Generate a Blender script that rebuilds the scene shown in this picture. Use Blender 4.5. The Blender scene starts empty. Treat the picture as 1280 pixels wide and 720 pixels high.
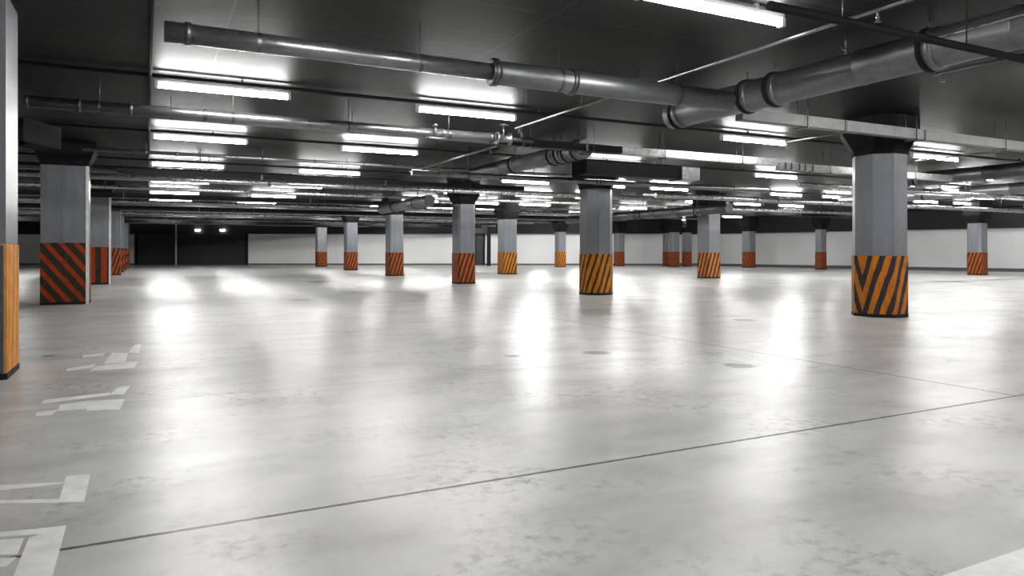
import bpy, bmesh, math, random
from mathutils import Vector, Matrix
random.seed(7)
PI = math.pi
S = bpy.context.scene
C = S.collection

# ------------------------------------------------------------------ camera
FPX, HY = 897.0, 313.0
YAW = math.atan(457/897)
cam = bpy.data.cameras.new('camera'); camo = bpy.data.objects.new('camera', cam); C.objects.link(camo)
cam.sensor_width = 36; cam.lens = FPX/1280*36; cam.shift_y = -(360-HY)/1280
cam.clip_start = .05; cam.clip_end = 300
camo.location = (0, 0, 1.0); camo.rotation_euler = (PI/2, 0, -YAW)
S.camera = camo
S.view_settings.view_transform = 'Standard'; S.view_settings.look = 'None'
S.view_settings.gamma = 1; S.view_settings.use_curve_mapping = False
S.view_settings.exposure = 0.16
S.cycles.max_bounces = 6; S.cycles.diffuse_bounces = 4; S.cycles.glossy_bounces = 4
S.cycles.sample_clamp_indirect = 4
FW = (math.sin(YAW), math.cos(YAW)); RT = (math.cos(YAW), -math.sin(YAW))

def at(x, y, z=0.0):
    """the point of height z that the photograph shows at x, y"""
    d = FPX*(z-1.0)/(HY-y); u = (x-640)/FPX*d
    return (FW[0]*d+RT[0]*u, FW[1]*d+RT[1]*u)

world = bpy.data.worlds.new('world'); S.world = world; world.use_nodes = True
world.node_tree.nodes['Background'].inputs[0].default_value = (0, 0, 0, 1)

# ------------------------------------------------------------------ materials
class NT:
    def __init__(s, name):
        s.m = bpy.data.materials.new(name); s.m.use_nodes = True
        s.t = s.m.node_tree; s.b = s.t.nodes['Principled BSDF']
    def n(s, typ, **k):
        o = s.t.nodes.new('ShaderNode'+typ)
        for a, v in k.items():
            if a.startswith('i_'):
                key = a[2:]
                o.inputs[int(key) if key.isdigit() else key.replace('_', ' ')].default_value = v
            else: setattr(o, a, v)
        return o
    def l(s, a, b): s.t.links.new(a, b)
    def math(s, op, a, b=None, c=None, clamp=False):
        o = s.n('Math', operation=op); o.use_clamp = clamp
        for i, v in enumerate((a, b, c)):
            if v is None: continue
            if isinstance(v, (int, float)): o.inputs[i].default_value = v
            else: s.l(v, o.inputs[i])
        return o.outputs[0]
    def ramp(s, fac, stops):
        o = s.n('ValToRGB'); e = o.color_ramp.elements
        while len(e) < len(stops): e.new(.5)
        for q, (p, c) in zip(e, stops):
            q.position = p; q.color = (c, c, c, 1) if isinstance(c, (int, float)) else (*c, 1)
        s.l(fac, o.inputs[0]); return o.outputs[0]
    def noise(s, vec, scale, detail=4, rough=.55, dist=0):
        o = s.n('TexNoise'); o.inputs['Scale'].default_value = scale; o.inputs['Detail'].default_value = detail
        o.inputs['Roughness'].default_value = rough; o.inputs['Distortion'].default_value = dist
        s.l(vec, o.inputs['Vector']); return o.outputs[0]
    def mapped(s, src, scale=(1, 1, 1), rot=(0, 0, 0)):
        o = s.n('Mapping'); o.inputs['Scale'].default_value = scale; o.inputs['Rotation'].default_value = rot
        s.l(src, o.inputs['Vector']); return o.outputs[0]
    def mix(s, fac, a, b):
        o = s.n('Mix', data_type='RGBA')
        if isinstance(fac, (int, float)): o.inputs[0].default_value = fac
        else: s.l(fac, o.inputs[0])
        for i, v in ((6, a), (7, b)):
            if isinstance(v, tuple): o.inputs[i].default_value = (*v, 1)
            else: s.l(v, o.inputs[i])
        return o.outputs[2]
    def bump(s, h, strength, dist=.01):
        o = s.n('Bump'); o.inputs['Strength'].default_value = strength; o.inputs['Distance'].default_value = dist
        s.l(h, o.inputs['Height']); s.l(o.outputs[0], s.b.inputs['Normal'])

def simple(name, col, rough=.5, metal=0., var=.15, scale=6., spec=.5):
    t = NT(name); tc = t.n('TexCoord').outputs['Object']
    nz = t.noise(tc, scale, 5)
    lo = tuple(c*(1-var) for c in col); hi = tuple(min(1, c*(1+var)) for c in col)
    t.l(t.ramp(nz, [(.3, lo), (.7, hi)]), t.b.inputs['Base Color'])
    r = t.math('MULTIPLY_ADD', nz, .2, rough-.1, clamp=True); t.l(r, t.b.inputs['Roughness'])
    t.b.inputs['Metallic'].default_value = metal
    t.b.inputs['Specular IOR Level'].default_value = spec
    return t.m

def floor_material():
    t = NT('polished concrete floor'); geo = t.n('NewGeometry').outputs['Position']
    big = t.noise(geo, .35, 6, .6, .4)
    mid = t.noise(t.mapped(geo, (1, 1.8, 1)), 1.3, 5, .55, .3)
    fine = t.noise(geo, 14, 6, .7)
    col = t.ramp(big, [(.30, (.54, .54, .53)), (.66, (.70, .70, .69))])
    patch = t.ramp(mid, [(.40, 1.), (.56, .86), (.76, .64)])
    mul = t.n('Mix', data_type='RGBA', blend_type='MULTIPLY'); mul.inputs[0].default_value = 1
    t.l(col, mul.inputs[6]); t.l(patch, mul.inputs[7])
    # scuffs and tyre dust, small spots of dirt gathered in a few areas
    sc = t.ramp(fine, [(.48, 0.), (.66, 1.)])
    area = t.ramp(t.noise(geo, 1.1, 4), [(.47, 0.), (.62, 1.)])
    dirt = t.math('MULTIPLY', t.math('MULTIPLY', sc, area), .8)
    c2 = t.mix(dirt, mul.outputs[2], (.22, .22, .21))
    # ragged dark blotches at fixed spots
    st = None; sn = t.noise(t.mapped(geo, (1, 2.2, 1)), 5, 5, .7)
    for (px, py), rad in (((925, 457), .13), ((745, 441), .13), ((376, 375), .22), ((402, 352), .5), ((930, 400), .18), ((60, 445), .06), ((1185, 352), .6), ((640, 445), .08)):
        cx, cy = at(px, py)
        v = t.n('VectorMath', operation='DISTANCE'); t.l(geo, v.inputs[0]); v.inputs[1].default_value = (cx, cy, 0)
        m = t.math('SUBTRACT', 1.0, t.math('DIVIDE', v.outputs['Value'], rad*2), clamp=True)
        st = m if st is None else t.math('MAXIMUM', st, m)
    dark_blots = t.ramp(t.math('MULTIPLY', st, t.math('MULTIPLY', sn, 2.)), [(.42, 0.), (.60, .75)])
    c2 = t.mix(dark_blots, c2, (.05, .05, .048))
    # saw-cut joints of the slab
    sep = t.n('SeparateXYZ'); t.l(geo, sep.inputs[0]); X, Y = sep.outputs[0], sep.outputs[1]
    wob = t.math('MULTIPLY', t.math('SUBTRACT', t.noise(geo, 22, 2), .5), .012)
    def joint(coord, pos, w):
        d = t.math('ABSOLUTE', t.math('ADD', t.math('SUBTRACT', coord, pos), wob))
        return t.math('LESS_THAN', d, w)
    j = joint(Y, 2.82, .011)
    jx = t.math('MULTIPLY', joint(X, 5.33, .013), t.math('GREATER_THAN', Y, 2.82))
    j2 = t.math('MULTIPLY', joint(Y, 5.35, .009), t.math('LESS_THAN', X, 5.3))
    j3 = t.math('MULTIPLY', joint(Y, 8.1, .008), t.math('GREATER_THAN', X, 5.33))
    j4 = t.math('MULTIPLY', joint(Y, 16.1, .012), t.math('GREATER_THAN', X, 0.))
    jj = t.math('MAXIMUM', t.math('MAXIMUM', j, t.math('MULTIPLY', jx, .8)), t.math('MAXIMUM', t.math('MULTIPLY', j2, .35), t.math('MULTIPLY', t.math('MAXIMUM', j3, j4), .45)))
    c3 = t.mix(jj, c2, (.035, .035, .035))
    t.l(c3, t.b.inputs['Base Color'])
    # damp, glossy sheets and duller worn areas
    rr = t.ramp(t.noise(t.mapped(geo, (1, 1.6, 1), (0, 0, .5)), .9, 3, .5, .4), [(.3, .295), (.5, .325), (.75, .37)])
    t.l(t.math('ADD', rr, t.math('MULTIPLY', jj, .02)), t.b.inputs['Roughness'])
    t.b.inputs['Specular IOR Level'].default_value = .46
    h = t.math('ADD', t.math('MULTIPLY', t.noise(geo, 3.0, 3), 1.), t.math('ADD', t.math('MULTIPLY', t.noise(geo, 11, 2), .16), t.math('MULTIPLY', t.noise(geo, 34, 2), .05)))
    t.bump(h, .26, .014)
    return t.m

def ceiling_material():
    t = NT('board-marked concrete soffit'); geo = t.n('NewGeometry').outputs['Position']
    a = t.noise(t.mapped(geo, (.5, 2.5, 1)), 1.2, 8, .7, .3)
    b = t.noise(geo, 9, 5, .7)
    s = t.math('ADD', t.math('MULTIPLY', a, .7), t.math('MULTIPLY', b, .3))
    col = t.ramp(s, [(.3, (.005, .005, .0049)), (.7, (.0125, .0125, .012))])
    sep = t.n('SeparateXYZ'); t.l(geo, sep.inputs[0]); X, Y = sep.outputs[0], sep.outputs[1]
    def seam(coord, per, off, w):
        m = t.math('MODULO', t.math('ADD', coord, 100+off), per)
        return t.math('LESS_THAN', t.math('ABSOLUTE', t.math('SUBTRACT', m, per/2)), w)
    j = t.math('MAXIMUM', seam(X, 2.44, .62, .008), seam(Y, 1.22, .25, .006))
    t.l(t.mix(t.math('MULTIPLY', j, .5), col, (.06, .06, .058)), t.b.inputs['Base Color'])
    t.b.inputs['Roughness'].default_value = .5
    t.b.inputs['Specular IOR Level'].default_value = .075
    t.bump(b, .3, .01)
    return t.m

def wall_material():
    t = NT('painted wall'); geo = t.n('NewGeometry').outputs['Position']
    nz = t.noise(t.mapped(geo, (1, 1, .4)), .6, 6, .6)
    t.l(t.ramp(nz, [(.3, (.74, .745, .75)), (.7, (.84, .845, .85))]), t.b.inputs['Base Color'])
    t.b.inputs['Roughness'].default_value = .6
    return t.m

def column_material():
    t = NT('grey painted concrete'); geo = t.n('TexCoord').outputs['Object']
    nz = t.noise(t.mapped(geo, (4, 4, .7)), 1.5, 7, .65)
    t.l(t.ramp(nz, [(.3, (.12, .13, .148)), (.7, (.172, .184, .205))]), t.b.inputs['Base Color'])
    t.b.inputs['Roughness'].default_value = .42
    return t.m

def stripe_material(name, orange, dark, period, slant, wear, duty=.5):
    """diagonal stripes over UV: u metres round the shaft, v metres up"""
    t = NT(name); uv = t.n('UVMap').outputs[0]
    sep = t.n('SeparateXYZ'); t.l(uv, sep.inputs[0])
    w = t.math('MULTIPLY', t.math('SUBTRACT', t.noise(uv, 5, 3), .5), .035)
    p = t.math('ADD', t.math('ADD', sep.outputs[0], t.math('MULTIPLY', sep.outputs[1], slant)), w)
    f = t.math('FRACT', t.math('DIVIDE', t.math('ADD', p, 50.0), period))
    st = t.ramp(f, [(0, 0.), (.03, 1.), (duty, 1.), (duty+.03, 0.)])
    grime = t.noise(t.mapped(uv, (1, .4, 1)), 14, 6, .7)
    oc = t.ramp(grime, [(.3, tuple(c*.55 for c in orange)), (.55, orange), (.75, tuple(min(1, c*1.15) for c in orange))])
    dc = t.ramp(grime, [(.35, tuple(c*.6 for c in dark)), (.7, tuple(c*1.5 for c in dark))])
    c = t.mix(st, dc, oc)
    sc = t.ramp(t.noise(uv, 30, 6, .8), [(.62, 0.), (.72, wear)])
    t.l(t.mix(sc, c, (.05, .05, .05)), t.b.inputs['Base Color'])
    t.b.inputs['Roughness'].default_value = .6
    t.b.inputs['Specular IOR Level'].default_value = .2
    return t.m

def metal_material(name, col, rough, brushed=True):
    t = NT(name); tc = t.n('TexCoord').outputs['Object']
    nz = t.noise(t.mapped(tc, (2, 2, 6)) if brushed else tc, 5, 6, .7)
    t.l(t.ramp(nz, [(.3, tuple(c*.75 for c in col)), (.7, tuple(min(1, c*1.15) for c in col))]), t.b.inputs['Base Color'])
    t.l(t.math('MULTIPLY_ADD', nz, .25, rough-.12, clamp=True), t.b.inputs['Roughness'])
    t.b.inputs['Metallic'].default_value = .85
    t.bump(nz, .15, .004)
    return t.m

def lamp_material(name, strength, col=(1, .99, .965)):
    t = NT(name)
    t.b.inputs['Base Color'].default_value = (.8, .8, .8, 1)
    t.b.inputs['Emission Color'].default_value = (*col, 1)
    t.b.inputs['Emission Strength'].default_value = strength
    return t.m

M = dict(
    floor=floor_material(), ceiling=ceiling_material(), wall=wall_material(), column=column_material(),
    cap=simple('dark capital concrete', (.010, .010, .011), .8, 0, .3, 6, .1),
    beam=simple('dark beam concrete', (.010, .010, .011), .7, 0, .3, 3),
    base=simple('dark grey skirting', (.10, .10, .105), .55),
    shutter=simple('charcoal roller shutter', (.045, .047, .05), .5, .3),
    black=simple('black painted steel', (.012, .012, .013), .6, 0, .3, 6, .15),
    pipe=metal_material('galvanised pipe', (.22, .223, .227), .30),
    duct=metal_material('galvanised duct sheet', (.20, .208, .212), .42),
    tray=simple('light grey cable trunking', (.20, .205, .205), .45, .2),
    dull=metal_material('dull steel', (.10, .10, .105), .4),
    lagging=simple('foil lagging', (.46, .46, .46), .38, .5, .3, 14),
    lit_edge=simple('white for lit edge', (.74, .75, .75), .35),
    paint=simple('white road paint', (.90, .90, .885), .45, 0, .12, 9),
    housing=simple('white lamp housing', (.6, .6, .6), .4),
    tube=lamp_material('glowing tube', 115.),
    bulb=lamp_material('glowing bulkhead', 40.),
    slate=simple('slate grey board', (.06, .066, .075), .5, 0, .2),
    bright=metal_material('bright zinc pipe', (.42, .425, .43), .28),
    red=stripe_material('red-orange and black stripes', (.34, .036, .004), (.020, .024, .012), .30, .0, .5),
    post=simple('grey post', (.28, .28, .29), .5),
)
M['stripe_back'] = stripe_material('deep orange stripes leaning left', (.34, .036, .004), (.020, .024, .012), .24, .78, .5, .42)
M['stripe_deep'] = stripe_material('deep orange stripes leaning right', (.38, .070, .005), (.028, .018, .010), .145, -.33, .5, .52)
M['stripe_orange'] = stripe_material('orange stripes leaning right', (.55, .165, .006), (.028, .026, .034), .175, -.31, .5, .52)
M['stripe_yellow'] = stripe_material('amber stripes leaning right', (.52, .185, .008), (.045, .024, .012), .15, -.33, .4, .60)
M['amber'] = stripe_material('amber boards', (.74, .30, .05), (.50, .18, .02), .20, -.08, .25, .7)

# ------------------------------------------------------------------ mesh helpers
def box(bm, x0, x1, y0, y1, z0, z1, bevel=0):
    vs = [bm.verts.new(p) for p in ((x0,y0,z0),(x1,y0,z0),(x1,y1,z0),(x0,y1,z0),(x0,y0,z1),(x1,y0,z1),(x1,y1,z1),(x0,y1,z1))]
    fs = [bm.faces.new([vs[i] for i in f]) for f in ((0,3,2,1),(4,5,6,7),(0,1,5,4),(1,2,6,5),(2,3,7,6),(3,0,4,7))]
    if bevel:
        es = list({e for f in fs for e in f.edges})
        bmesh.ops.bevel(bm, geom=es, offset=bevel, segments=2, affect='EDGES', profile=.5)
def lathe(bm, prof, p0, p1, seg=20, caps=True):
    """rings of radius r at distance d along p0->p1; prof = [(d, r), ...]"""
    p0 = Vector(p0); p1 = Vector(p1); ax = (p1-p0).normalized()
    q = Vector((0,0,1)).rotation_difference(ax)
    rings = []
    for d, r in prof:
        c = p0+ax*d
        rings.append([bm.verts.new(c+q@Vector((r*math.cos(a), r*math.sin(a), 0))) for a in [2*PI*i/seg for i in range(seg)]])
    for a, b in zip(rings, rings[1:]):
        for i in range(seg):
            f = bm.faces.new((a[i], a[(i+1)%seg], b[(i+1)%seg], b[i])); f.smooth = True
    if caps:
        bm.faces.new(rings[0][::-1]); bm.faces.new(rings[-1])
def rod(bm, p0, p1, r, seg=10):
    L = (Vector(p1)-Vector(p0)).length; lathe(bm, [(0, r), (L, r)], p0, p1, seg)
def prism(bm, pts, z0, z1):
    a = [bm.verts.new((x, y, z0)) for x, y in pts]; b = [bm.verts.new((x, y, z1)) for x, y in pts]
    n = len(pts)
    fs = [bm.faces.new(a[::-1]), bm.faces.new(b)] + [bm.faces.new((a[i], a[(i+1)%n], b[(i+1)%n], b[i])) for i in range(n)]
    bmesh.ops.recalc_face_normals(bm, faces=fs)
def obj(name, bm, mat, parent=None):
    me = bpy.data.meshes.new(name); bm.normal_update(); bm.to_mesh(me); bm.free()
    me.materials.append(M[mat] if isinstance(mat, str) else mat)
    o = bpy.data.objects.new(name, me); C.objects.link(o)
    if parent: o.parent = parent
    return o
def B(): return bmesh.new()
def tag(o, label=None, cat=None, group=None, kind=None):
    for k, v in (('label', label), ('category', cat), ('group', group), ('kind', kind)):
        if v: o[k] = v
    return o
def thing(name, label, cat, loc, rz=0, group=None):
    o = bpy.data.objects.new(name, None); C.objects.link(o); o.location = loc; o.rotation_euler = (0, 0, rz)
    o.empty_display_size = .2
    return tag(o, label, cat, group)
def copy_tree(o, parent=None):
    c = o.copy(); C.objects.link(c); c.parent = parent
    for ch in list(o.children): copy_tree(ch, c)
    return c
ORD = 'nearest second third fourth fifth sixth seventh eighth ninth tenth eleventh twelfth'.split()
NTH = 'first second third fourth fifth sixth seventh eighth ninth tenth eleventh twelfth'.split()

# ------------------------------------------------------------------ the setting
ZC = 3.0
A_ = at(-30, 331); B_ = at(842, 331.6); D_ = at(1300, 340.5)
dx, dy = D_[0]-B_[0], D_[1]-B_[1]
E_ = (D_[0]+dx*1.25, D_[1]+dy*1.25)
poly = [(-10, -7), (E_[0], -7), (E_[0], E_[1]) if E_[1] > -6 else (E_[0], -6), B_, A_, (-10, A_[1]-1)]
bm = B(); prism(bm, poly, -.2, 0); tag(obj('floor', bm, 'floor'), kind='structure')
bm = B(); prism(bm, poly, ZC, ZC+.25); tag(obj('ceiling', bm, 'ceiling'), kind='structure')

def wall(name, p, q, mat='wall', z0=0, z1=ZC, th=.2, inset=0., **k):
    """a slab from p to q; its inner face lies inset inside the line"""
    v = Vector((q[0]-p[0], q[1]-p[1])).normalized(); nrm = Vector((v.y, -v.x))
    cen = Vector((8, 15)); mid = Vector(((p[0]+q[0])/2, (p[1]+q[1])/2))
    if (cen-mid).dot(nrm) < 0: nrm = -nrm
    P, Q = Vector(p), Vector(q)
    pts = [P+nrm*inset, Q+nrm*inset, Q+nrm*(inset-th), P+nrm*(inset-th)]
    bm = B(); prism(bm, [tuple(a) for a in pts], z0, z1)
    return tag(obj(name, bm, mat), kind='structure', **k)
wall('wall_back', A_, B_); wall('wall_right', B_, poly[2])
wall('wall_right_near', poly[2], poly[1]); wall('wall_front', poly[1], poly[0])
wall('wall_left', poly[0], poly[5]); wall('wall_left_far', poly[5], A_)
wall('baseboard_back', A_, B_, 'base', 0, .11, .03, .03)
wall('baseboard_right', B_, poly[2], 'base', 0, .16, .04, .04)
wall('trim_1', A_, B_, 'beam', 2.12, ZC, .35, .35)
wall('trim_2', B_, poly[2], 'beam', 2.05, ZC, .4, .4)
def along(p, q, t): return (p[0]+(q[0]-p[0])*t, p[1]+(q[1]-p[1])*t)
def back_at(px):
    """the point of the back wall seen at column px"""
    y = 331 + .6*(px+30)/872
    return at(px, y)
# dark shuttered opening in the back wall, with a steel post in front
def shutter(name, x0, x1, zt):
    p, q = back_at(x0), back_at(x1)
    L = math.dist(p, q); ang = math.atan2(q[1]-p[1], q[0]-p[0])
    bm = B(); box(bm, 0, L, -.05, -.01, 0, zt)
    z = .02
    while z < zt-.05:
        box(bm, .03, L-.03, -.09, -.05, z, z+.085, .012); z += .11
    o = obj(name, bm, 'shutter'); o.location = (p[0], p[1], 0); o.rotation_euler = (0, 0, ang)
    tag(o, kind='structure')
    f = B(); box(f, -.12, 0, -.16, 0, 0, zt+.1); box(f, L, L+.12, -.16, 0, 0, zt+.1); box(f, 0, L, -.16, 0, zt, zt+.1)
    obj('door_frame', f, 'black', o)
    return o
shutter('door_1', 172, 308, 2.3)
shutter('door_2', 595, 604, 2.3)

# ------------------------------------------------------------------ pillars
def section(w, d, ch):
    hx, hy = w/2, d/2
    if not ch: return [(-hx,-hy),(hx,-hy),(hx,hy),(-hx,hy)]
    return [(-hx,-hy+ch),(-hx+ch,-hy),(hx-ch,-hy),(hx,-hy+ch),(hx,hy-ch),(hx-ch,hy),(-hx+ch,hy),(-hx,hy-ch)]
def grow(pts, g):
    return [(x+math.copysign(g, x), y+math.copysign(g, y)) for x, y in pts]
def band_mesh(pts, z0, z1, vee=()):
    """a sleeve with u running round it in metres; faces in vee get a V of stripes"""
    bm = B(); uv = bm.loops.layers.uv.new('UVMap'); u = 0; n = len(pts)
    for i in [(j+n//2) % n for j in range(n)]:
        a, b = Vector(pts[i]), Vector(pts[(i+1)%n]); L = (b-a).length
        segs = [(a, b, 0, L)]
        if i in vee:
            m = a.lerp(b, .45); segs = [(a, m, L*.9, L*.45), (m, b, L*.45, L)]
        for p, q, u0, u1 in segs:
            vs = [bm.verts.new((p.x, p.y, z0)), bm.verts.new((q.x, q.y, z0)), bm.verts.new((q.x, q.y, z1)), bm.verts.new((p.x, p.y, z1))]
            f = bm.faces.new(vs)
            for lp, (uu, vv) in zip(f.loops, ((u0, z0), (u1, z0), (u1, z1), (u0, z1))): lp[uv].uv = (u+uu, vv)
        u += L
    bm.faces.new([bm.verts.new((x, y, z1)) for x, y in pts])
    bmesh.ops.remove_doubles(bm, verts=bm.verts, dist=1e-4)
    return bm
def pillar(x, y, w, d, ch, zs, stripe, label, group, capz=2.45, cap=.13, vee=(), lit_edge=False, seams=(), zt=ZC, base=.05):
    t = thing('concrete_pillar', label, 'pillar', (x, y, 0), 0, group)
    pts = section(w, d, ch)
    bm = B(); prism(bm, pts, 0, ZC)
    for s in seams:  # board joints standing proud on the front
        box(bm, s-.006, s+.006, -d/2-.006, -d/2, zs, capz)
    obj('shaft', bm, 'column', t)
    obj('hazard_band', band_mesh(grow(pts, .008), base, zs, vee), stripe, t)
    bm = B(); prism(bm, grow(pts, .011), 0, base); obj('plinth', bm, 'black', t)
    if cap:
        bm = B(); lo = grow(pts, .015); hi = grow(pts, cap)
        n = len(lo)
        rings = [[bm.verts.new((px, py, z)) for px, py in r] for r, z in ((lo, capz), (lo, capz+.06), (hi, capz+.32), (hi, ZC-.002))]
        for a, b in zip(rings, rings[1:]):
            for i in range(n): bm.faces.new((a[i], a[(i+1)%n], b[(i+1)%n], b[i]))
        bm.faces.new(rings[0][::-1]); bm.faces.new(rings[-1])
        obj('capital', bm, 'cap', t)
    if lit_edge:  # added white strip, paints in the lamplight caught by the right face
        bm = B(); hx, hy = w/2+.012, d/2+.012
        box(bm, hx-.05, hx+.002, -hy-.002, -hy+.012, .0, capz); box(bm, hx-.012, hx+.002, -hy, -hy+.05, 0, capz)
        obj('lit_edge_strip', bm, 'lit_edge', t)
    return t
ROWL = 'pillars of the left row'
# the left row: square shafts, right faces on x = -.97
t = pillar(-1.345, 7.02, .75, .58, 0, 1.05, 'amber', 'nearest pillar of the left row, cut off by the left frame edge', ROWL, cap=0)
bm = B(); box(bm, -.36, .365, -.325, -.298, .05, 1.04, .006); obj('front_board', bm, 'slate', t)
pillar(-1.345, 15.85, .75, .62, 0, 1.14, 'stripe_back', 'grey pillar with red stripes leaning left, second of the left row', ROWL, 2.57, lit_edge=True, seams=(-.03,))
pillar(-1.32, 24.6, .74, .62, 0, 1.10, 'red', 'grey pillar with upright red stripes, third of the left row', ROWL, 2.6, lit_edge=True)
for i, yy in enumerate((33.2, 37.6, 42.0, 46.4, 50.4)):
    pillar(-1.30, yy, .74, .62, 0, 1.10, 'stripe_deep', '%s pillar of the left row, near the dark shutter' % ('fourth', 'fifth', 'sixth', 'seventh', 'last')[i] if i > 2 else '%s pillar of the left row, its red stripes leaning right' % ('fourth', 'fifth', 'sixth')[i], ROWL, 2.6)
MID = 'pillars standing in the open hall'
def pix_pillar(x0, x1, yb, wfac, stripe, label, ch=.2, w=None, zs=.92, **k):
    """a pillar whose foot spans x0..x1 at height yb of the photograph"""
    w = w or wfac
    cx, cy = at((x0+x1)/2, yb)
    dd = math.hypot(cx, cy); ext = w*.5*1.02
    cx *= 1+ext/dd; cy *= 1+ext/dd
    return pillar(cx, cy, w, w, ch*w, zs, stripe, label, MID, **k)
pix_pillar(1068, 1130, 397, .71, 'stripe_orange', 'large grey eight-sided pillar with orange chevrons in the right foreground', .29, capz=2.44, cap=.12, vee=(7,))
pix_pillar(725, 765, 369, .69, 'stripe_yellow', 'grey eight-sided pillar with amber stripes near the middle of the hall', .29, capz=2.38)
pix_pillar(566, 593, 355, .56, 'stripe_deep', 'grey pillar with dark orange stripes left of the black doorway', .12, capz=2.38)
pix_pillar(482, 504, 345, .58, 'stripe_deep', 'grey pillar with red-brown stripes, third in the diagonal row from the centre', .10, capz=2.40)
pix_pillar(430, 447, 338, .58, 'stripe_deep', 'slim grey pillar second from the far end of the diagonal row', .10, capz=2.4)
pix_pillar(394, 409, 333.6, .60, 'stripe_deep', 'small far grey pillar at the white wall next to the dark shutter', .10, capz=2.4)
pix_pillar(623, 645, 343, .62, 'stripe_yellow', 'pale grey pillar with bright orange stripes right of the black doorway', .06, capz=2.3)
pix_pillar(873, 899, 348, .60, 'stripe_orange', 'grey pillar with orange stripes halfway between the two eight-sided pillars', .08, capz=2.32)
pix_pillar(1211, 1232, 344, .57, 'stripe_deep', 'grey pillar with dark orange stripes in front of the right wall', .15, capz=2.1)
pix_pillar(1020, 1032, 336.9, .42, 'stripe_deep', 'thin dark grey pillar against the wall, left of the large eight-sided pillar', .1, capz=2.1)
pix_pillar(929, 943, 334.7, .57, 'stripe_deep', 'small far pillar against the right wall, just right of the halfway pillar', .1, capz=2.1)
pix_pillar(694, 707, 334, .52, 'stripe_yellow', 'small far pillar left of the amber-striped middle pillar', .1, capz=2.1)
pix_pillar(768, 780, 332.6, .52, 'stripe_deep', 'small far pillar right of the amber-striped middle pillar', .1, capz=2.1)
pix_pillar(836, 849, 333.5, .5, 'stripe_deep', 'far pillar with reddish stripes, left one of the close pair', .1, capz=2.1)
pix_pillar(853, 864, 333.2, .45, 'stripe_deep', 'far dark pillar, right one of the close pair', .1, capz=2.1)
pix_pillar(829, 835, 332.6, .28, 'stripe_deep', 'thinnest far pillar at the corner where the walls meet', .1, capz=2.1)

# ------------------------------------------------------------------ ceiling lamps
ROWS = [4.28, 9.1, 13.25, 17.45, 21.7, 26.0, 30.3, 34.6, 38.9, 43.2]
COLS = [-5.6, .83, 3.95, 9.3, 14.3, 19.3, 24.3, 29.3, 34.3]
ZT = 2.88
def lamp_proto(L=1.5):
    t = thing('ceiling_lamp', 'x', 'ceiling lamp', (0, 0, ZT))
    bm = B(); box(bm, -L/2, L/2, -.022, .022, .036, .075, .006)
    for sx in (-L*.3, L*.3): box(bm, sx-.02, sx+.02, -.012, .012, .07, ZC-ZT-.001)
    obj('housing', bm, 'housing', t)
    bm = B(); lathe(bm, [(0, .026), (.004, .030), (L-.084, .030), (L-.08, .026)], (-L/2+.04, 0, 0), (L/2-.04, 0, 0), 8)
    obj('tube', bm, 'tube', t)
    for s in (-1, 1):
        bm = B(); box(bm, s*(L/2-.02)-.02, s*(L/2-.02)+.02, -.033, .033, -.034, .04, .005); obj('end_cap', bm, 'housing', t)
    return t
lampA = lamp_proto(); used = [False]
def inside(x, y):
    # left of the slanting right and back walls
    for p, q in ((poly[2], B_), (B_, A_)):
        v = (q[0]-p[0], q[1]-p[1]); L = math.hypot(*v)
        if (v[0]*(y-p[1])-v[1]*(x-p[0]))/L < 1.2: return False
    return True
def place_lamp(x, y, label, group='tube lamps under the ceiling'):
    o = copy_tree(lampA) if used[0] else lampA
    used[0] = True
    o.location = (x, y, ZT); tag(o, label, 'ceiling lamp', group); return o
for r, y in enumerate(ROWS):
    xs = [x for x in (COLS if r < 3 else sorted(COLS+[11.9, 21.8])) if inside(x, y)]
    for c, x in enumerate(xs):
        d = FW[0]*x+FW[1]*y; px = 640+FPX*(RT[0]*x+RT[1]*y)/max(d, .1)
        vis = d > 1 and -20 < px < 1300
        if r == 0 and x < 0: continue
        if x < 0 and r < 4: continue
        if vis:
            lab = 'white glowing ceiling tube lamp in the %s row, %s column from the left' % (ORD[r], NTH[c])
            place_lamp(x, y, lab)
        else:
            place_lamp(x, y, 'glowing ceiling tube lamp beyond the edge of the photo', 'lamps outside the frame')
for x in COLS[1:8]:
    for y in (-.3, -4.6):
        place_lamp(x, y, 'glowing ceiling tube lamp behind the viewpoint', 'lamps outside the frame')

for i, (x, y) in enumerate([(19.3, 11.2), (21.8, 13.25), (24.3, 11.2), (21.8, 15.35), (26.8, 15.35), (24.3, 15.35), (26.8, 13.25), (26.8, 17.45)]):
    place_lamp(x, y, 'tube lamp in the crowd right of the large pillar, %s' % ('at its near left', 'in its middle', 'at the near right end', 'on its left, farther back', 'on its right, farther back', 'in the middle, farther back', 'at the right end', 'farthest back')[i], 'crowded lamps on the right side')
# thin black conduits along each row of lamps, just in front of it
for r, y in enumerate(ROWS):
    x0 = -9 if r else 3.4; x1 = 34
    while not inside(x1, y) : x1 -= .5
    bm = B(); rr = .030 if r == 0 else .022
    yy = y-.16 if r else 3.2; zz = 2.95 if r else 2.5
    rod(bm, (x0, yy, zz), (x1, yy, zz), rr, 8)
    t = obj('ceiling_conduit', bm, 'black')
    tag(t, 'thin black conduit running across the ceiling before the %s row of lamps' % ORD[r], 'conduit', 'conduits along the lamp rows')
    for k in range(int((x1-x0)/4)):
        bm = B(); box(bm, x0+2+4*k-(.008 if r else .004), x0+2+4*k+(.008 if r else .004), yy-(rr+.004 if r else .004), yy+(rr+.004 if r else .004), zz, ZC-.002); obj('clip', bm, 'black', t)

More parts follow.
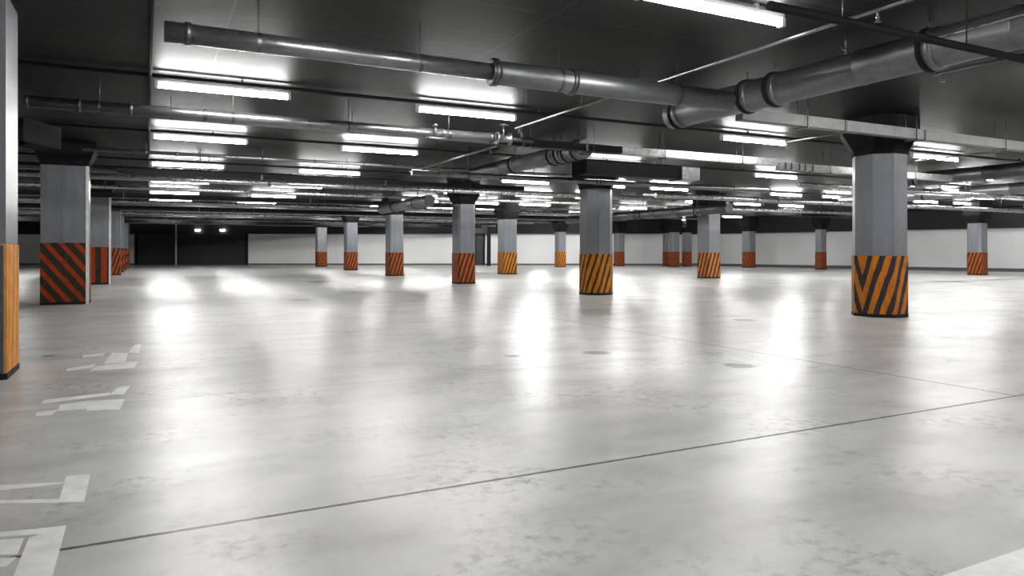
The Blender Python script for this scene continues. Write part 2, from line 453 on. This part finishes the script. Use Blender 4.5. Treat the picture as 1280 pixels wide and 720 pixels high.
# ------------------------------------------------------------------ pipes, trunking, ducts
def pipe_run(name, label, cat, p0, p1, r, mat, rods=3, flanges=(), group=None, rod_r=.006, fmat='dull', seg=20):
    """p0->p1 level pipe hung from the ceiling by rods, with collars at the given fractions"""
    p0, p1 = Vector(p0), Vector(p1); L = (p1-p0).length; ax = (p1-p0).normalized()
    t = thing(name, label, cat, tuple(p0), 0, group)
    bm = B(); rod(bm, (0, 0, 0), p1-p0, r, seg); obj('pipe', bm, mat, t)
    for f in flanges:
        c = ax*L*f; bm = B(); w = .035+r*.15
        lathe(bm, [(0, r*1.02), (.004, r*1.16), (w-.004, r*1.16), (w, r*1.02)], c-ax*w/2, c+ax*w/2, seg)
        obj('collar', bm, fmat, t)
    for k in range(rods):
        c = ax*L*(k+.5)/rods
        bm = B(); rod(bm, (c.x, c.y, r*.9), (c.x, c.y, ZC-p0.z-.001), rod_r, 6)
        lathe(bm, [(0, r*1.03), (.03, r*1.03)], c-ax*.015, c+ax*.015, seg, False)
        obj('hanger', bm, 'dull', t)
    return t
# nearest silver pipe, thin then thick
pipe_run('ceiling_pipe', 'long bright steel pipe hanging nearest to the viewer, left half of the picture', 'pipe', (.12, 6.0, 2.65), (2.82, 6.0, 2.65), .078, 'pipe', 2, (.06,))
pipe_run('lagged_ceiling_pipe', 'thicker silver pipe continuing the nearest steel pipe up to the big duct', 'pipe', (2.83, 6.0, 2.65), (5.75, 6.0, 2.65), .112, 'duct', 2, (.012, .3))
pipe_run('ceiling_pipe', 'second steel pipe, with collars at its dark left end', 'pipe', (-1.2, 9.5, 2.65), (4.55, 9.5, 2.65), .066, 'pipe', 4, (.004, .09, .18, .32, .86, .99))
pipe_run('ceiling_pipe', 'thin steel pipe running just behind the second steel pipe', 'pipe', (-.9, 10.3, 2.72), (6.2, 10.3, 2.72), .028, 'pipe', 3, (.5,))
pipe_run('ceiling_pipe', 'long steel pipe crossing above the second left pillar towards the centre', 'pipe', (-3.0, 16.7, 2.65), (5.4, 16.7, 2.65), .075, 'pipe', 3, (.3, .7))
pipe_run('ceiling_pipe', 'steel pipe passing in front of the middle eight-sided pillar head', 'pipe', (4.4, 12.75, 2.45), (13.5, 12.75, 2.45), .055, 'pipe', 4, (.2, .45, .46, .47))
# generic far runs
far = [(14.6, 2.66, .035, -1, 9), (19.2, 2.6, .07, -6, 16), (20.1, 2.74, .03, -6, 22), (22.6, 2.62, .05, -4, 26), (23.6, 2.7, .035, 2, 20), (25.1, 2.56, .08, -6, 12),
       (27.3, 2.7, .04, -5, 28), (28.6, 2.6, .07, -6, 24), (31.5, 2.66, .05, -6, 28), (33.0, 2.55, .08, -5, 22), (35.7, 2.7, .05, -6, 26), (37.2, 2.6, .08, -6, 22),
       (40.2, 2.62, .06, -6, 22), (41.6, 2.5, .09, -6, 20), (44.6, 2.62, .07, -5, 17), (46.3, 2.5, .09, -5, 13)]
for i, (y, z, r, x0, x1) in enumerate(far):
    z += .12
    while not inside(x1, y): x1 -= .5
    pipe_run('ceiling_pipe', 'far steel pipe under the ceiling, the %s across the hall beyond the middle pillar' % (NTH+['thirteenth','fourteenth','fifteenth','sixteenth'])[i],
             'pipe', (x0, y, z), (x1, y, z), r, 'bright' if i % 2 else 'pipe', 5, (.15, .4, .63, .85), 'far pipes across the hall', .01, seg=14)
for i, (y, z, r, x0, x1) in enumerate([(11.4, 2.6, .05, 13, 30), (12.1, 2.72, .03, 14, 31), (15.2, 2.6, .07, 12, 30), (18.3, 2.66, .045, 14, 31), (20.9, 2.5, .07, 17, 30)]):
    z = min(z, 2.53-r) if y < 17 else z+.1
    while not inside(x1, y): x1 -= .5
    pipe_run('ceiling_pipe', 'steel pipe on the right behind the large pillar, %s from the viewer' % ORD[i], 'pipe', (x0, y, z), (x1, y, z), r, 'bright', 4, (.2, .6), 'pipes on the right side', .008, seg=14)

def trunking(name, label, cat, x0, x1, y, z, w, h, mat, rods=3, joints=()):
    t = thing(name, label, cat, (x0, y, z)); L = x1-x0
    bm = B(); box(bm, 0, L, -w/2, w/2, -h/2, h/2, .006); obj('channel', bm, mat, t)
    bm = B(); box(bm, 0, L, -w/2-.006, w/2+.006, h/2-.004, h/2+.01); obj('lid', bm, mat, t)
    for j in joints:
        bm = B(); box(bm, j*L-.02, j*L+.02, -w/2-.008, w/2+.008, -h/2-.008, h/2+.012); obj('joint_strap', bm, 'dull', t)
    for k in range(rods):
        cx = L*(k+.5)/rods
        bm = B(); rod(bm, (cx, w/2+.02, -h/2-.02), (cx, w/2+.02, ZC-z-.001), .006, 6); rod(bm, (cx, -w/2-.02, -h/2-.02), (cx, -w/2-.02, ZC-z-.001), .006, 6)
        box(bm, cx-.012, cx+.012, -w/2-.035, w/2+.035, -h/2-.022, -h/2-.006); obj('hanger', bm, 'dull', t)
    return t
trunking('cable_trunking', 'light grey rectangular trunking running right from the big duct', 'trunking', 6.35, 15, 6.45, 2.63, .12, .13, 'tray', 4, (.21, .4, .7))
trunking('cable_trunking', 'pale rectangular trunking between the middle and the large right pillar', 'trunking', 7.0, 10.55, 9.8, 2.65, .12, .12, 'lagging', 2, (.6,))
trunking('cable_trunking', 'bright trunking with clamps left of the large right pillar head', 'trunking', 10.7, 16, 9.85, 2.6, .14, .12, 'lagging', 2, (.02, .05, .09, .12, .16))
trunking('cable_tray', 'dark steel channel in the centre linking the valve group with the pale trunking', 'cable tray', 4.65, 6.95, 9.75, 2.64, .2, .10, 'black', 2, (.2, .7))
trunking('cable_tray', 'wide black cable tray beyond the central ducts', 'cable tray', -.5, 8.2, 15.6, 2.5, .35, .09, 'black', 3, (.3, .6))
trunking('cable_tray', 'wide black cable tray far back on the left', 'cable tray', -6, 12, 24.2, 2.62, .4, .12, 'black', 4, (.3, .6))
trunking('cable_tray', 'black cable tray far back behind the diagonal pillars', 'cable tray', -6, 20, 30.0, 2.56, .5, .14, 'black', 4, (.3, .6))
trunking('cable_tray', 'farthest black cable tray before the white wall', 'cable tray', -6, 18, 39.6, 2.42, .5, .16, 'black', 4, (.3, .6))
trunking('cable_tray', 'black cable tray on the right before the white wall', 'cable tray', 18, 30, 22.2, 2.56, .5, .14, 'black', 4, (.3, .6))

def duct(label, x, y0, y1, z, r, bands, ends=True, mat='duct', bmat='duct', name='round_duct', rods=3, cap0=False):
    t = thing(name, label, 'duct', (x, y0, z)); L = y1-y0
    prof = [(0, r)]
    n = max(2, int(L/1.25))
    for k in range(1, n):     # sheet seams
        d = L*k/n; prof += [(d-.012, r), (d-.006, r+.006), (d+.006, r+.006), (d+.012, r)]
    prof += [(L, r)]
    bm = B(); lathe(bm, prof, (0, 0, 0), (0, L, 0), 36); obj('duct_shell', bm, mat, t)
    for b in bands:
        d = (b-y0); bm = B()
        lathe(bm, [(0, r+.003), (.004, r+.014), (.075, r+.014), (.08, r+.003)], (0, d-.09, 0), (0, d, 0), 36); obj('band', bm, bmat, t)
        bm = B(); lathe(bm, [(0, r+.004), (.003, r+.028), (.03, r+.028), (.034, r+.004)], (0, d, 0), (0, d+.05, 0), 36); obj('clamp_ring', bm, 'black', t)
        bm = B(); rod(bm, (0, d+.015, r), (0, d+.015, ZC-z-.001), .008, 6); obj('hanger', bm, 'dull', t)
    return t
big = duct('big round galvanised duct at the upper right with banded joints', 6.0, .4, 7.25, 2.72, .165, (1.6, 2.6, 3.85, 5.55, 5.95, 7.1))
bm = B(); rod(bm, (-.168*math.cos(.25), .2, .168*math.sin(.25)), (-.168*math.cos(.25), 3.3, .168*math.sin(.25)), .007, 8); obj('seam_rib', bm, 'bright', big)
duct('round foil duct in the centre with wrinkled collars', 6.45, 10.0, 14.5, 2.68, .15, (10.2, 10.5, 10.75, 11.0, 12.5), mat='duct')
duct('shorter round duct beyond the central foil duct', 6.9, 18.5, 23.0, 2.36, .16, (19.5, 21.5))
duct('long dark round duct right of the large pillar', 16.6, 3.0, 12.0, 2.72, .16, (5, 8, 11), mat='dull')
duct('far round duct on the right side of the hall', 21.5, 6.0, 17.0, 2.72, .17, (8, 11, 14))
duct('far round duct between the halfway pillar and the middle pillar', 16.8, 17.5, 27.5, 2.36, .16, (19, 22, 25), mat='dull')
# rectangular duct crossing behind the centre, its pale lagged end
t = thing('square_duct', 'dark square duct with a pale lagged end above the middle pillar', 'duct', (7.6, 11.9, 2.62))
bm = B(); box(bm, 0, 2.3, -.16, .16, -.13, .13, .01); obj('duct_shell', bm, 'black', t)
bm = B(); box(bm, 2.35, 2.85, -.17, .17, -.14, .14, .02); obj('lagged_end', bm, 'lagging', t)
bm = B(); box(bm, 2.295, 2.36, -.18, .18, -.15, .15, .004); obj('flange', bm, 'black', t)
bm = B(); rod(bm, (.5, 0, .12), (.5, 0, ZC-2.62-.001), .008, 6); rod(bm, (2.0, 0, .12), (2.0, 0, ZC-2.62-.001), .008, 6); obj('hanger', bm, 'dull', t)
# dark ducts in the gloom at the left
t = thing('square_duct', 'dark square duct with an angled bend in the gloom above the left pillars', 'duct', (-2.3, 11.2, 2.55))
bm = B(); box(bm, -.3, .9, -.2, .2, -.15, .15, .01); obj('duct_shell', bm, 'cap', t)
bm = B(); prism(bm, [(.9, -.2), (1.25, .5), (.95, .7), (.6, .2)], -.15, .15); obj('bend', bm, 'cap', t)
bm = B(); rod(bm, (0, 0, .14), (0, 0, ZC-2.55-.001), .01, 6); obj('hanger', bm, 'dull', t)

# sprinkler branches running away from the viewer, with heads
def sprinkler_line(x, y0, y1, z, r, mat, heads, label):
    t = thing('sprinkler_pipe', label, 'sprinkler pipe', (x, y0, z), 0, 'sprinkler pipes')
    bm = B(); rod(bm, (0, 0, 0), (0, y1-y0, 0), r, 12); obj('pipe', bm, mat, t)
    for hy in heads:
        h = hy-y0
        hd = B(); rod(hd, (0, h, -r), (0, h, -.05), .009, 8)
        lathe(hd, [(0, .014), (.012, .016), (.02, .008), (.035, .005), (.038, .024), (.041, .024)], (0, h, -.05), (0, h, -.1), 12)
        rod(hd, (-.012, h, -.062), (-.008, h, -.088), .003, 6); rod(hd, (.012, h, -.062), (.008, h, -.088), .003, 6)
        obj('sprinkler_head', hd, 'pipe', t)
    k = y0+.6
    while k < y1:
        bm = B(); rod(bm, (0, k-y0, r), (0, k-y0, ZC-z-.001), .006, 6); obj('hanger', bm, 'dull', t); k += 2.6
    return t
sprinkler_line(4.82, 3.2, 6.55, 2.78, .016, 'pipe', (3.5, 6.5), 'thin sprinkler pipe slanting over the nearest steel pipe towards the top edge')
sprinkler_line(4.85, 7.0, 9.4, 2.8, .016, 'pipe', (9.3,), 'short thin sprinkler pipe above the centre of the picture')
sprinkler_line(5.2, 10.6, 15.2, 2.74, .022, 'pipe', (11, 13.4, 15.1), 'sprinkler pipe slanting down to the left in the centre')
sprinkler_line(9.27, 6.9, 8.4, 2.76, .014, 'pipe', (8.35,), 'thin sprinkler pipe left of the large right pillar head')
sprinkler_line(13.5, 7.4, 9.1, 2.76, .014, 'pipe', (7.5, 9.05), 'thin sprinkler pipe right of the large right pillar head')
sprinkler_line(7.2, 2.4, 4.6, 2.8, .016, 'dull', (4.5,), 'short sprinkler pipe above the big duct at the upper right')
# black downstand duct along the left bay
bm = B(); box(bm, -.016, .016, 0, 44, -.03, .03, .004)
o = obj('ceiling_conduit', bm, 'cap'); o.location = (.04, 2.4, 2.968)
tag(o, 'black conduit running straight away under the ceiling at the left lamp ends', 'conduit')
# single sprinkler drop beside the big duct
px, py = at(1057, 62, 2.85)
t = thing('ceiling_sprinkler', 'small bright pendent sprinkler in front of the big duct', 'sprinkler', (px, py, 2.85))
bm = B(); rod(bm, (0, 0, 0), (0, 0, ZC-2.85-.001), .008, 8); obj('drop_pipe', bm, 'pipe', t)
bm = B(); lathe(bm, [(0, .012), (.015, .016), (.03, .006), (.04, .024), (.044, .024)], (0, 0, .004), (0, 0, -.05), 12); rod(bm, (0, 0, 0), (-.045, .0, -.005), .006, 6); rod(bm, (-.045, 0, -.01), (-.045, 0, .03), .005, 6); obj('sprinkler_body', bm, 'pipe', t)
# valve group where the second pipe ends
t = thing('ceiling_valve_group', 'cluster of pipe valves and fittings where the second steel pipe ends', 'valve', (4.7, 9.5, 2.65))
bm = B(); lathe(bm, [(0, .09), (.03, .09), (.035, .05), (.12, .06), (.2, .05), (.205, .09), (.235, .09)], (-.12, 0, 0), (.12, 0, 0), 20); obj('valve_body', bm, 'pipe', t)
bm = B(); rod(bm, (0, 0, .03), (0, 0, .2), .012, 8); obj('spindle', bm, 'pipe', t)
bm = B(); lathe(bm, [(0, .06), (.015, .065), (.02, .06)], (0, 0, .19), (0, 0, .21), 16); obj('hand_wheel', bm, 'dull', t)
bm = B(); rod(bm, (.3, 0, -.02), (.3, 0, .22), .02, 10); rod(bm, (.1, 0, 0), (.5, 0, 0), .035, 12); obj('fitting', bm, 'dull', t)
t = thing('ceiling_valve_group', 'small bright valves on the second steel pipe above the centre left', 'valve', (3.6, 9.42, 2.60))
bm = B(); rod(bm, (-.14, 0, -.04), (.14, 0, -.04), .03, 10); rod(bm, (0, 0, -.04), (0, 0, .17), .012, 8); obj('valve_body', bm, 'dull', t)
bm = B(); lathe(bm, [(0, .03), (.02, .035), (.025, .02)], (0, 0, .14), (0, 0, .17), 12); obj('hand_wheel', bm, 'pipe', t)
# steel post and small lamps before the shutter
p = at(220, 331.8); bm = B(); box(bm, -.05, .05, -.05, .05, 0, ZC-.001, .008)
o = obj('steel_post', bm, 'post'); o.location = (p[0], p[1], 0); tag(o, 'thin grey steel post in front of the dark shutter', 'post')
p = at(611, 332.4); bm = B(); box(bm, -.10, .10, -.10, .10, 0, ZC-.001, .008)
o = obj('steel_post', bm, 'black'); o.location = (p[0], p[1], 0); tag(o, 'black post in front of the wall beside the narrow black doorway', 'post')
for i, pxx in enumerate((250, 281)):
    q = back_at(pxx); n = Vector((-math.sin(YAW), -math.cos(YAW)))
    t = thing('bulkhead_lamp', 'small glowing bulkhead lamp over the dark shutter, %s one' % ('left', 'right')[i], 'lamp', (q[0]+n.x*.35, q[1]+n.y*.35, 2.38), -YAW, 'small lamps over the shutter')
    bm = B(); box(bm, -.2, .2, -.03, .0, -.07, .07, .01); obj('housing', bm, 'housing', t)
    bm = B(); box(bm, -.17, .17, -.09, -.03, -.05, .05, .02); obj('diffuser', bm, 'bulb', t)

# ------------------------------------------------------------------ painted marks on the floor
def mark(label, polys, name='painted_marking'):
    bm = B()
    for pl in polys: prism(bm, [at(x, y) for x, y in pl], .0002, .0016)
    return tag(obj(name, bm, 'paint'), label, 'floor marking', 'worn white characters painted on the floor')
mark('large white painted character in the bottom left corner', [
    [(83,657),(65,722),(16,722),(36,673),(50,668),(50,661)], [(50,661),(50,668),(-25,673),(-25,668)], [(30,673),(22,693),(-25,695),(-25,677)], [(21,697),(8,708),(-25,713),(-25,699)]])
mark('white painted character with a wedge, above the corner one', [
    [(83,595),(113,593),(105,628),(73,628)], [(83,603),(79,605),(-25,616),(-25,608)], [(74,624),(73,629),(-25,630),(-25,626)], [(-25,616),(0,613),(0,619),(-25,628)]])
mark('worn white painted character midway up the left side', [
    [(147,484),(163,482),(155,493),(138,493)], [(138,491),(137,494),(52,505),(54,500)], [(110,501),(156,499),(150,512),(108,514)], [(75,506),(112,501),(108,511),(72,514)], [(46,515),(73,512),(64,519),(44,520)]])
mark('faint worn white painted character farthest up the left side', [
    [(168,431),(177,430),(174,441),(160,441)], [(103,444),(132,441),(128,445),(103,447)], [(140,441),(160,441),(157,453),(130,455)], [(120,458),(172,452),(168,460),(112,464)], [(84,461),(120,455),(116,460),(82,464)]])
mark('white painted line cutting the bottom right corner', [[(1172,722),(1290,682),(1330,700),(1290,740),(1172,740)]], 'painted_line')
